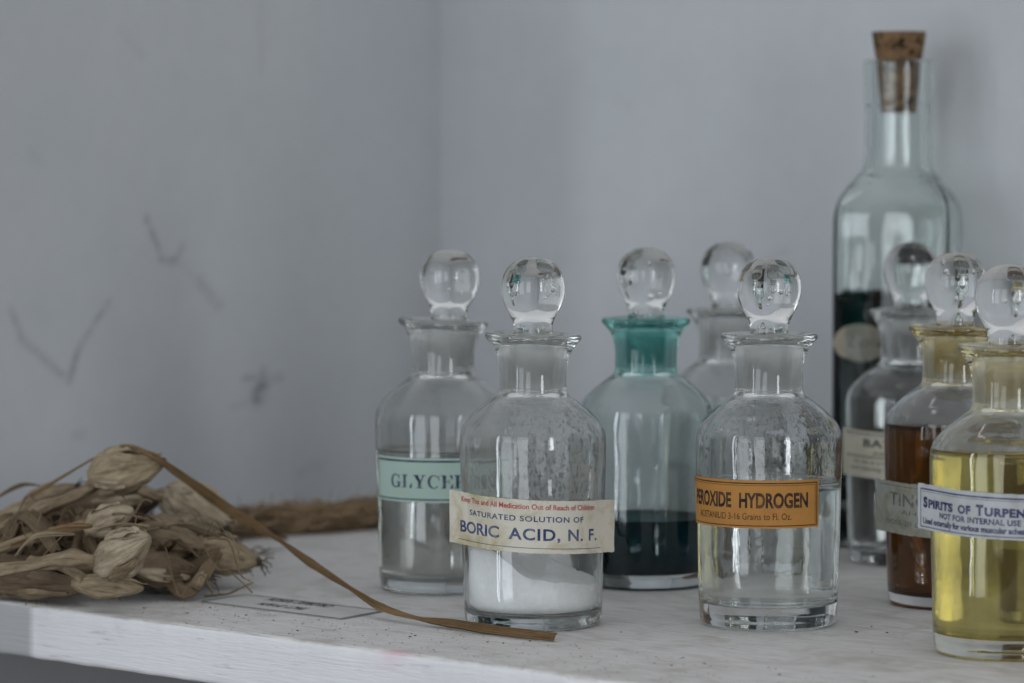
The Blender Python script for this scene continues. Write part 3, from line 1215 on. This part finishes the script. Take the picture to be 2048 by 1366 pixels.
def m_husk(name, pale, dark, along=(1, 1, 1), spots=0.35):
    t = NT(name)
    co = t.coords()
    at_ = t.n('Attribute', attribute_name='strand')
    sv = at_.outputs['Vector']
    fib = t.noise(sv, 420, 6, 0.66, 0.4)
    fib2 = t.noise(sv, 1500, 4, 0.6)
    c = t.ramp(fib, [(0.30, dark), (0.46, tuple((a * .6 + b * .4) for a, b in zip(pale, dark))), (0.66, pale)])
    c = t.mix(1.0, c, t.ramp(fib2, [(0.3, 0.72), (0.6, 1.0)]), 'MULTIPLY')
    blot = t.ramp(t.noise(co, 55, 5, 0.65, 0.8), [(0.46, 0.0), (0.66, spots)])
    c = t.mix(blot, c, (dark[0] * .8, dark[1] * .7, dark[2] * .6))
    h = t.math('ADD', t.noise(co, 170, 5, 0.7, 1.0), t.math('MULTIPLY', fib, 0.9))
    t.bsdf(c, 0.62, t.bump(h, 0.7, 0.0016), 0.25)
    return t.m


HUSK = m_husk('papery_husk', (0.42, 0.34, 0.225), (0.135, 0.095, 0.052))
HUSK2 = m_husk('pale_husk', (0.47, 0.40, 0.285), (0.17, 0.125, 0.075))
STEM = m_husk('dried_stem', (0.33, 0.26, 0.17), (0.115, 0.08, 0.043))
BROWN = m_husk('brown_husk', (0.19, 0.135, 0.085), (0.07, 0.047, 0.028))
DARK = m_husk('dark_root_plate', (0.09, 0.065, 0.042), (0.03, 0.022, 0.015))
LEAFM = m_husk('brown_dried_leaf', (0.30, 0.195, 0.095), (0.075, 0.042, 0.018), spots=0.2)
FIBRE = m_husk('brown_fibre', (0.52, 0.385, 0.235), (0.20, 0.13, 0.07))


def curve_pts(ctrl, n=8):
    return [Vector(p) for p in catmull([tuple(p) for p in ctrl], n)]


GARLIC = 'dried garlic plants in the heap'


def garlic(label, ctr, axis_to, length, radius, stem, stem_r, mat=HUSK, stem_mat=STEM, lobes=6, seed=0.0, roots=0, flaps=3, squash=0.85, tuft=True):
    """ctr and axis_to (the root end) are (px,py,s); length and radius in photograph pixels at that depth"""
    s = ctr[2]
    C, T = at(*ctr), at(*axis_to)
    k_ = U / s
    ax = (T - C).normalized()
    L, Rr = length * k_ * 1.12, radius * k_ * 0.95
    root = empty('garlic_bulb', C, label, 'garlic', GARLIC)
    rnd = random.Random(int(seed * 1000) + 5)
    # body of the bulb along its axis, with clove bulges and papery ridges
    N = 44
    path = [C + ax * (L * (-0.5 + i / N)) for i in range(N + 1)]
    V, Fc = [], []
    seg = 72
    fr = frame_path(path)
    for i, (p, t, a, c) in enumerate(fr):
        x = i / N                                # 0 neck .. 1 root end
        base = math.sin(math.pi * min(1, x ** 0.85 * 0.94 + 0.04)) ** 0.72
        neck = 0.34 * (1 - x) ** 2.2
        for q in range(seg):
            th = 2 * math.pi * q / seg
            clove = 0.10 * math.cos(lobes * th + seed * 3 + 0.8 * math.sin(x * 3)) * math.sin(math.pi * min(1, max(0, x * 1.1 - .08)))
            ridge = 0.032 * math.sin(23 * th + 4 * noise.noise(Vector((x * 3, seed, th))))
            n3 = 0.27 * noise.noise(Vector((math.cos(th) * 1.4 + seed, math.sin(th) * 1.4, x * 2.6))) + 0.12 * noise.noise(Vector((math.cos(th) * 5 + seed, math.sin(th) * 5, x * 7)))
            r = Rr * max(0.05, max(base * (1 + clove + ridge + n3), neck))
            v_ = p + a * (r * math.cos(th)) + c * (r * squash * math.sin(th)) - C
            V.append(v_)
            ST[id(v_)] = (v_, (Rr * math.cos(th) + seed, Rr * math.sin(th), x * L * .15))
    for i in range(N):
        for q in range(seg):
            q2 = (q + 1) % seg
            Fc.append((i * seg + q, i * seg + q2, (i + 1) * seg + q2, (i + 1) * seg + q))
    Fc.append(tuple(range(seg))[::-1])
    Fc.append(tuple(N * seg + q for q in range(seg)))
    link('bulb', mesh('bulb', V, Fc), mat, root, V)
    # stem
    if stem:
        ctrl = [C - ax * L * 0.36] + [at(*p) for p in stem]
        pts = curve_pts(ctrl, 9)
        n = len(pts)
        rr = [k_ * stem_r * (0.85 + 0.25 * math.sin(i * .35 + seed) * .5 + 0.35 * max(0, 1 - i / (n * .25))) for i in range(n)]
        V, Fc = tube([p - C for p in pts], rr, 30, 0.42, seed, 5, 0.8)
        link('stem', mesh('stem', V, Fc), stem_mat, root, V)
    # loose flaps of skin
    for j in range(flaps):
        V, Fc = [], []
        th0 = rnd.uniform(0, 6.28)
        x0 = rnd.uniform(0.0, 0.45)
        wd, ln = rnd.uniform(0.5, 1.0), rnd.uniform(0.35, 0.75)
        nu, nv = 14, 10
        a, c = fr[0][2], fr[0][3]
        for iu in range(nu + 1):
            for iv in range(nv + 1):
                x = x0 + ln * iu / nu
                taper = 1 - (abs(iu / nu - .45) * 1.5) ** 2
                th = th0 + wd * (iv / nv - .5) * max(.15, taper)
                base = math.sin(math.pi * min(1, min(1, max(0, x)) ** 0.85 * 0.94 + 0.04)) ** 0.72 if x < 1 else 0.3
                r = Rr * (max(base, .33) * 1.13 + 0.16 * noise.noise(Vector((iu * .25, iv * .3, seed + j))) + 0.25 * max(0, (iu / nu - .6)) * rnd.uniform(.7, 1))
                v_ = ax * (L * (x - .5)) + a * (r * math.cos(th)) + c * (r * squash * math.sin(th))
                V.append(v_)
                ST[id(v_)] = (v_, (Rr * math.cos(th) + seed + j, Rr * math.sin(th), x * L * .15))
        for iu in range(nu):
            for iv in range(nv):
                b_ = iu * (nv + 1) + iv
                Fc.append((b_, b_ + nv + 1, b_ + nv + 2, b_ + 1))
        link('skin_flap', mesh('skin_flap', V, Fc), rnd.choice([mat, mat, HUSK2, STEM]), root, V)
    if tuft:
        V, Fc = [], []
        e0 = C + ax * L * 0.47 - C
        tube([e0 - ax * L * .03, e0 + ax * L * 0.03, e0 + ax * L * 0.07], [Rr * .22, Rr * .2, Rr * .12], 14, .5, seed, 0, 1, V, Fc)
        for j in range(roots):
            d = (ax + Vector((rnd.uniform(-1, 1), rnd.uniform(-1, 1), rnd.uniform(-1, 1))) * 0.8).normalized()
            q0 = e0 + ax * L * .04
            pp = [q0]
            for z in range(5):
                d = (d + Vector((rnd.uniform(-1, 1), rnd.uniform(-1, 1), rnd.uniform(-1, .6))) * 0.45).normalized()
                pp.append(pp[-1] + d * L * 0.045)
            tube(curve_pts(pp, 3), 0.00028, 5, 0, 0, 0, 1, V, Fc)
        link('root_plate', mesh('root_plate', V, Fc), DARK, root, V)
    return root


garlic('topmost garlic bulb under the arched leaf blade, dark root tip at right', (252, 940, .925), (322, 926, .925), 138, 50, [(170, 982, .925), (100, 1012, .93), (30, 1045, .93), (-70, 1090, .93)], 15, HUSK, STEM, 5, 1.3, 0, 3)
garlic('broad pale garlic bulb at the right of the heap, below the leaf blade', (392, 1022, .90), (450, 1058, .905), 150, 58, [(310, 992, .90), (270, 978, .90), (200, 990, .895)], 14, HUSK2, STEM, 4, 2.1, 0, 4)
garlic('pale rounded garlic bulb at the front of the heap', (246, 1106, .985), (300, 1074, .99), 136, 48, [(160, 1118, .983), (90, 1125, .98), (0, 1142, .98), (-90, 1150, .98)], 17, HUSK2, STEM, 5, 3.4, 0, 4, tuft=False)
garlic('rightmost garlic bulb lying low on the shelf with a bent stub of stem', (446, 1112, .925), (505, 1122, .925), 130, 44, [(420, 1118, .935), (404, 1150, .95), (392, 1172, .955)], 15, HUSK, HUSK, 4, 4.2, 7, 4)
garlic('small brownish garlic bulb at the bottom front edge of the heap', (215, 1172, .975), (272, 1176, .975), 130, 27, [(160, 1152, .975), (110, 1128, .97), (60, 1120, .965)], 12, HUSK, STEM, 4, 5.7, 0, 2, tuft=False)
garlic('long dark brown garlic husk lying along the shelf at far left', (70, 1166, .955), (180, 1172, .965), 270, 34, None, 10, BROWN, BROWN, 3, 6.6, 0, 4, tuft=False)
garlic('little grey garlic bulb in the shadowed middle of the heap', (218, 1040, .95), (262, 1020, .95), 96, 32, [(160, 1052, .95), (80, 1072, .955), (0, 1098, .96), (-70, 1118, .96)], 13, HUSK2, STEM, 4, 7.9, 0, 2, tuft=False)
garlic('half hidden brown garlic bulb between the pale bulbs', (330, 1085, .93), (390, 1100, .93), 150, 52, [(270, 1070, .925), (190, 1080, .93), (90, 1088, .94)], 12, STEM, BROWN, 5, 9.1, 0, 5, tuft=False)
garlic('grey garlic stem end with curly roots at the upper left of the heap', (96, 995, .90), (140, 976, .90), 110, 26, [(40, 1020, .90), (-20, 1050, .90), (-80, 1080, .90)], 17, STEM, HUSK, 3, 10.4, 10, 2)
garlic('shadowed brown garlic bulb at the back of the heap', (230, 1010, .88), (300, 1000, .88), 170, 50, [(130, 1020, .88), (40, 1030, .88), (-60, 1050, .88)], 16, BROWN, BROWN, 4, 11.7, 0, 4, tuft=False)
garlic('low brown garlic bulb deep under the front of the heap', (330, 1140, .95), (400, 1148, .945), 150, 36, [(250, 1142, .95), (120, 1130, .95), (0, 1120, .95)], 16, BROWN, BROWN, 4, 13.3, 6, 3)


def leaf_mat():
    """matted shreds of dried leaf and husk filling the heap"""
    rnd = random.Random(19)
    env = [(-120, 1000), (0, 985), (120, 972), (230, 975), (330, 996), (420, 1010), (470, 1062), (520, 1110)]

    def topy(x):
        for (x0, y0), (x1, y1) in zip(env, env[1:]):
            if x <= x1:
                return y0 + (y1 - y0) * (x - x0) / (x1 - x0)
        return 1110
    V, Fc = [], []
    for j in range(150):
        s_ = rnd.uniform(.875, .945)
        x0 = rnd.uniform(-110, 360)
        ln = rnd.uniform(70, 190)
        x1 = min(440, x0 + ln)
        h0, h1, hm = rnd.random(), rnd.random(), rnd.random()
        pp = []
        for x, hh, ds in ((x0, h0, 0), ((x0 + x1) / 2, hm, rnd.uniform(-.02, .02)), (x1, h1, rnd.uniform(-.03, .03))):
            g_ = foot(x, s_ + ds)
            top = at(x, topy(x) + 38, s_ + ds)
            pp.append(Vector((g_.x, g_.y, .002 + hh * max(0.004, top.z - .003))))
        pp = curve_pts(pp, 7)
        wd = rnd.choice([rnd.uniform(4, 12), rnd.uniform(14, 40), rnd.uniform(14, 40)]) * U
        ph, k_ = rnd.uniform(0, 6), rnd.uniform(2, 5)
        fc = Vector((rnd.uniform(-.6, .6), -.7, rnd.uniform(0, 1))).normalized()
        v, f = ribbon(pp, lambda t: wd * (.3 + .7 * math.sin(math.pi * (.1 + .8 * t))), 2, rnd.uniform(.2, .8), lambda t: .5 * math.sin(t * k_ + ph), fc, 7)
        for p in v:
            p.z = max(p.z, .0004)
        b = len(V)
        V += v
        Fc += [tuple(b + i for i in q) for q in f]
    for j in range(45):
        s_ = rnd.uniform(.89, .975)
        x0 = rnd.uniform(-60, 420)
        x1 = min(505, x0 + rnd.uniform(40, 150))
        pp = []
        h0 = rnd.random()
        for q in range(5):
            x = x0 + (x1 - x0) * q / 4
            g_ = foot(x, s_)
            top = at(x, topy(x) + 16, s_)
            hh = max(0, min(1, h0 + rnd.uniform(-.28, .28)))
            pp.append(Vector((g_.x, g_.y + rnd.uniform(-.006, .006), .001 + hh * max(.004, top.z - .001))))
        b = len(V)
        tube(curve_pts(pp, 6), rnd.uniform(.0002, .0006), 6, .5, j, 0, rnd.choice([1, .4]), V, Fc)
    o = link('leaf_litter', mesh('leaf_litter', V, Fc), SHRED, None, V)
    tag(o, 'matted shreds of brown dried leaf filling the gaps of the garlic heap', 'leaf litter', None, 'stuff')


SHRED = m_husk('dried_leaf_shreds', (0.25, 0.185, 0.11), (0.075, 0.05, 0.028), spots=0.6)
leaf_mat()


# loose dried leaves in and around the heap, each one a thing
LEAVES = 'loose dried leaves in the heap'


blade = [(60, 992, .915), (130, 950, .915), (190, 915, .92), (248, 890, .925), (300, 908, .93), (370, 955, .925), (450, 1014, .92), (510, 1052, .925), (560, 1082, .935), (620, 1125, .955),
         (700, 1176, .977), (760, 1212, .992), (830, 1234, 1.003), (900, 1244, 1.0125), (1000, 1260, 1.0275), (1110, 1273, 1.0400)]
pts = curve_pts([at(*p) for p in blade], 10)


def bw(t):
    u = t * 15
    lo = [9, 9, 9, 10, 14, 20, 24, 20, 8, 19, 9, 20, 12, 21, 20, 18]
    i = min(14, int(u))
    return U * (lo[i] + (lo[i + 1] - lo[i]) * (u - i)) * (1 + .12 * noise.noise(Vector((t * 40, 2, 0))))


def btw(t):
    return 0.75 * math.sin(t * 9) * (1 if t < .8 else max(0, 1 - (t - .8) * 9))


V, Fc = ribbon(pts, bw, 4.5, 0.30, btw, Vector((0, -0.86, 0.5)), 31)
for p in V:
    p.z = max(p.z, 0.0002)
o = link('leaf_blade', mesh('leaf_blade', V, Fc), LEAFM, None, V)
tag(o, 'long narrow brown dried leaf blade arching from the garlic heap to the powder bottle', 'dried leaf')

rnd = random.Random(77)
specs = [((250, 1062, .95), (350, 1045, .94), (440, 1072, .93), 22, 'narrow brown dried leaf across the middle of the heap'),
         ((280, 1000, .89), (340, 985, .885), (420, 1010, .88), 20, 'brown dried leaf behind the broad pale bulb'),
         ((20, 1090, .975), (110, 1058, .97), (185, 1052, .968), 15, 'thin tan dried leaf curving over the left stems'),
         ((30, 1112, .985), (70, 1072, .985), (150, 1068, .98), 11, 'thin pale dried leaf looped at the left of the heap'),
         ((170, 1062, .972), (240, 1048, .972), (300, 1052, .968), 12, 'pale dried leaf strip above the front bulb'),
         ((395, 1080, .93), (470, 1066, .87), (575, 1076, .84), 20, 'brown dried leaf curving from the broad bulb to the bundle'),
         ((410, 1048, .90), (480, 1038, .86), (560, 1070, .84), 14, 'brown dried leaf arching under the long blade'),
         ((-20, 1005, .9), (50, 968, .89), (120, 985, .885), 9, 'thin curled dried leaf at the upper left edge')]
for (a, b_, c, wd, lb) in specs:
    ph = rnd.uniform(0, 6)
    pp = curve_pts([at(*a), at(*b_), at(*c)], 12)
    V, Fc = ribbon(pp, lambda t, wd=wd, ph=ph: U * wd * (0.35 + 0.65 * math.sin(math.pi * (0.12 + 0.8 * t)) + .15 * math.sin(t * 9 + ph)), 2, 0.5, lambda t, ph=ph: 1.2 * math.sin(t * 4 + ph))
    o = link('dried_leaf', mesh('dried_leaf', V, Fc), rnd.choice([LEAFM, STEM, BROWN]) if 'pale' not in lb else HUSK, None, V)
    tag(o, lb, 'dried leaf', LEAVES)


# bundle of brown fibres along the wall
def fibre_bundle():
    rnd = random.Random(5)
    spine = [(395, .842, 14), (450, .825, 16), (520, .814, 17), (600, .811, 17), (680, .804, 16.5), (750, .796, 18), (815, .786, 18), (862, .779, 10)]
    base = []
    for (px, s, th) in spine:
        p = foot(px, s)
        base.append((p, th * 0.001 / 2))
    sp_ = catmull([(b[0].x, b[0].y, b[1]) for b in base], 8)
    n = len(sp_)
    V, Fc = [], []
    for j in range(430):
        a0 = rnd.uniform(0, 2 * math.pi)
        rr = math.sqrt(rnd.uniform(0.05, 1))
        i0 = int(rnd.uniform(0, n * .45))
        i1 = min(n, i0 + int(rnd.uniform(n * .35, n)))
        tw = rnd.uniform(-.06, .06)
        pp, ra = [], []
        r0 = rnd.choice([rnd.uniform(.00012, .0003), rnd.uniform(.00012, .0003), rnd.uniform(.0003, .0007)])
        for i in range(i0, i1):
            x, y, h = sp_[i]
            a = a0 + tw * (i - i0) + .5 * noise.noise(Vector((j * 3.1, i * .2, 0)))
            k_ = rr * (1 + .9 * noise.noise(Vector((j * 1.7, i * .32, 4))))
            pp.append(Vector((x, y, 0)) + Vector((-LDIR.y, LDIR.x, 0)) * (k_ * h * 1.6 * math.cos(a)) + Vector((0, 0, max(.0006, h + k_ * h * math.sin(a)))))
            ra.append(r0 * (1 if i1 - i0 < 3 else max(.25, math.sin(math.pi * (i - i0 + 1) / (i1 - i0 + 1)) ** .4)))
        if len(pp) > 3:
            tube(pp, ra, 6, .3, j, 0, rnd.choice([1, 1, .35]), V, Fc)
    # stray fuzz
    for j in range(240):
        x, y, h = sp_[rnd.randrange(n)]
        p = Vector((x, y, h * rnd.uniform(.8, 1.9)))
        d = (LDIR * rnd.uniform(-1, 1) + Vector((0, 0, rnd.uniform(.1, .9))) + Vector((0, -rnd.uniform(0, .6), 0))).normalized()
        pp = [p]
        for z in range(4):
            d = (d + Vector((rnd.uniform(-1, 1), rnd.uniform(-1, 1), rnd.uniform(-1.1, .7))) * .5).normalized()
            pp.append(pp[-1] + d * rnd.uniform(.0016, .004))
        tube(curve_pts(pp, 3), rnd.uniform(.00012, .0003), 5, 0, 0, 0, 1, V, Fc)
    o = link('fibre_bundle', mesh('fibre_bundle', V, Fc), FIBRE, None, V)
    tag(o, 'fuzzy brown bundle of dried fibres lying along the foot of the wall', 'dried stems')


fibre_bundle()


def sprig():
    V, Fc = [], []
    for pth in ([(497, 1098, .868), (520, 1108, .87), (548, 1108, .868)], [(520, 1108, .87), (532, 1100, .872), (533, 1124, .888)], [(505, 1120, .884), (520, 1108, .872), (540, 1096, .866)],
                [(500, 1102, .87), (512, 1094, .868), (526, 1096, .866)]):
        pp = curve_pts([at(*p) for p in pth], 5)
        for p in pp:
            p.z = max(p.z, .0006)
        tube(pp, .0005, 6, .4, 1, 0, 1, V, Fc)
    o = link('dried_sprig', mesh('dried_sprig', V, Fc), STEM, None, V)
    tag(o, 'tiny dry twig lying on the shelf right of the garlic heap', 'twig')


sprig()


def card():
    """slip of printed paper, upside down to the viewer, with a ruled border pointed at both ends"""
    g = ground
    A, B, C_, D, E_, F_ = g(398, 1203), g(488, 1189.5), g(768, 1223), g(683, 1240), g(683, 1240), g(398, 1203)
    left, right = g(400, 1204.5), g(768, 1223.5)
    tl, br = g(488, 1190), g(682, 1239.5)
    # plane frame: x along the long border, seen upside down
    ex = (right - tl).normalized()
    ey = Vector((-ex.y, ex.x, 0))
    org = (left + right) / 2
    loc = lambda p: ((p - org).dot(ex), (p - org).dot(ey))
    hexa = [loc(left), loc(br), loc(right), loc(tl)]
    z1, z2 = .0004, .00055
    V, Fc, mi = [], [], []

    def add(pts, z, m):
        b_ = len(V)
        V.extend(org + ex * x + ey * y + Vector((0, 0, z)) for (x, y) in pts)
        Fc.append(tuple(range(b_, b_ + len(pts))))
        mi.append(m)
    cx, cy = sum(p[0] for p in hexa) / 4, sum(p[1] for p in hexa) / 4
    big = [(cx + (x - cx) * 1.012, cy + (y - cy) * 1.05) for x, y in hexa]
    add(big, z1, 0)
    for i in range(4):                      # thickness of the paper
        a, b_ = big[i], big[(i + 1) % 4]
        q = len(V)
        V.extend([org + ex * a[0] + ey * a[1] + Vector((0, 0, .0002)), org + ex * b_[0] + ey * b_[1] + Vector((0, 0, .0002)),
                  org + ex * b_[0] + ey * b_[1] + Vector((0, 0, z1)), org + ex * a[0] + ey * a[1] + Vector((0, 0, z1))])
        Fc.append((q, q + 1, q + 2, q + 3))
        mi.append(0)

    def line(p, q, wd, ins):
        p = (cx + (p[0] - cx) * ins, cy + (p[1] - cy) * ins)
        q = (cx + (q[0] - cx) * ins, cy + (q[1] - cy) * ins)
        pv, pf = strip(p[0], p[1], q[0], q[1], wd, 1)
        add([pv[0], pv[2], pv[3], pv[1]], z2, 1)
    for i in range(4):
        line(hexa[i], hexa[(i + 1) % 4], .0014 if i in (0, 3) else .0012, 0.985)
    line(hexa[0], hexa[1], .0004, 1.02)
    line(hexa[1], hexa[2], .0004, 1.02)
    # two lines of print turned half round
    half = abs(hexa[2][0] - hexa[3][0]) / 2
    mid_near = loc(g(567, 1213))
    mid_far = loc(g(600, 1206))
    dist = 0.0085
    L = 0.5 * (hexa[2][0] - hexa[0][0])
    for txt, c, half_, cap in (('TINCT. OF IRON', loc(g(566, 1214.5)), .0170, .0075), ('CHLORIDE. POISON', loc(g(600, 1207.5)), .0225, .0075)):
        pv, pf = fit_text(txt, -half_, half_, -cap / 2, cap, 0.02, 1.05)
        b_ = len(V)
        V.extend(org + ex * (c[0] - x) + ey * (c[1] - y) + Vector((0, 0, z2)) for (x, y) in pv)
        for ff in pf:
            Fc.append(tuple(b_ + i for i in ff))
            mi.append(1)
    ivory = (0.56, 0.56, 0.55)
    me = mesh('printed_slip', V, Fc, mi, False)
    o = link('printed_slip', me, [m_paper('slip_paper', ivory, (0.45, 0.43, 0.38), .3, 40), m_ink('slip_ink', (0.05, 0.055, 0.05), ivory, .3)])
    tag(o, 'slanted white paper slip with dark ruled border lying upside down on the shelf', 'paper label')


card()


def crumbs():
    rnd = random.Random(31)
    V, Fc = [], []
    spots = [(288, 1217, 7, 3), (375, 1227, 6, 3), (492, 1231, 6, 3), (1713, 1265, 8, 4), (1774, 1266, 6, 3), (1743, 1254, 4, 3), (1744, 1305, 4, 2), (1559, 1350, 5, 3), (1409, 1328, 7, 2),
             (1343, 1332, 5, 3), (1242, 1265, 4, 3), (820, 1274, 6, 3), (831, 1272, 6, 3), (975, 1285, 5, 3), (1060, 1283, 5, 3), (905, 1246, 5, 3), (880, 1243, 4, 3), (595, 1262, 5, 3), (420, 1216, 5, 3)]
    for i in range(430):
        x = rnd.choice([rnd.uniform(240, 1250), rnd.uniform(240, 2040)])
        lo = 1202 + max(0, x - 300) * .11
        y = lo + rnd.random() ** 1.3 * 70 - 8 + max(0, x - 1300) * .0
        spots.append((x, y, rnd.choice([1.2, 1.5, 1.6, 2, 2.5, 3.2]), rnd.choice([1.0, 1.2, 1.6, 2])))
    for (x, y, a, b_) in spots:
        p = ground(x, y)
        q = (p - EDGE)
        if q.dot(SY) < .003:
            continue
        if any((p - b.root.location).length < 146 * U for b in (b1, b2, b3, b4, b5, b6, b7, b8)):
            continue
        yaw = rnd.uniform(0, 3.14) if a < 4 else rnd.uniform(-.3, .3)
        base = len(V)
        rings = [(0, -1), (.8, -.5), (1, 0.1), (.7, .7), (0, 1)]
        segs = 7
        for (r, z) in rings:
            for k_ in range(segs):
                th = 2 * math.pi * k_ / segs
                j = 1 + .35 * rnd.uniform(-1, 1)
                lx, ly = a * U * .55 * r * math.cos(th) * j, b_ * U * 1.0 * r * math.sin(th) * j
                V.append(p + Vector((lx * math.cos(yaw) - ly * math.sin(yaw), lx * math.sin(yaw) + ly * math.cos(yaw), (z + 1) * b_ * U * .28 + .0001)))
        for i in range(len(rings) - 1):
            for k_ in range(segs):
                k2 = (k_ + 1) % segs
                Fc.append((base + i * segs + k_, base + i * segs + k2, base + (i + 1) * segs + k2, base + (i + 1) * segs + k_))
    t = NT('dark_crumbs')
    c = t.ramp(t.noise(t.coords(), 120, 2), [(0.35, (0.025, 0.022, 0.03)), (0.65, (0.12, 0.08, 0.045))])
    t.bsdf(c, 0.8, None, 0.2)
    o = link('crumbs', mesh('crumbs', V, Fc), t.m)
    tag(o, 'scatter of dark crumbs and seed bits on the white shelf', 'crumbs', kind='stuff')


crumbs()
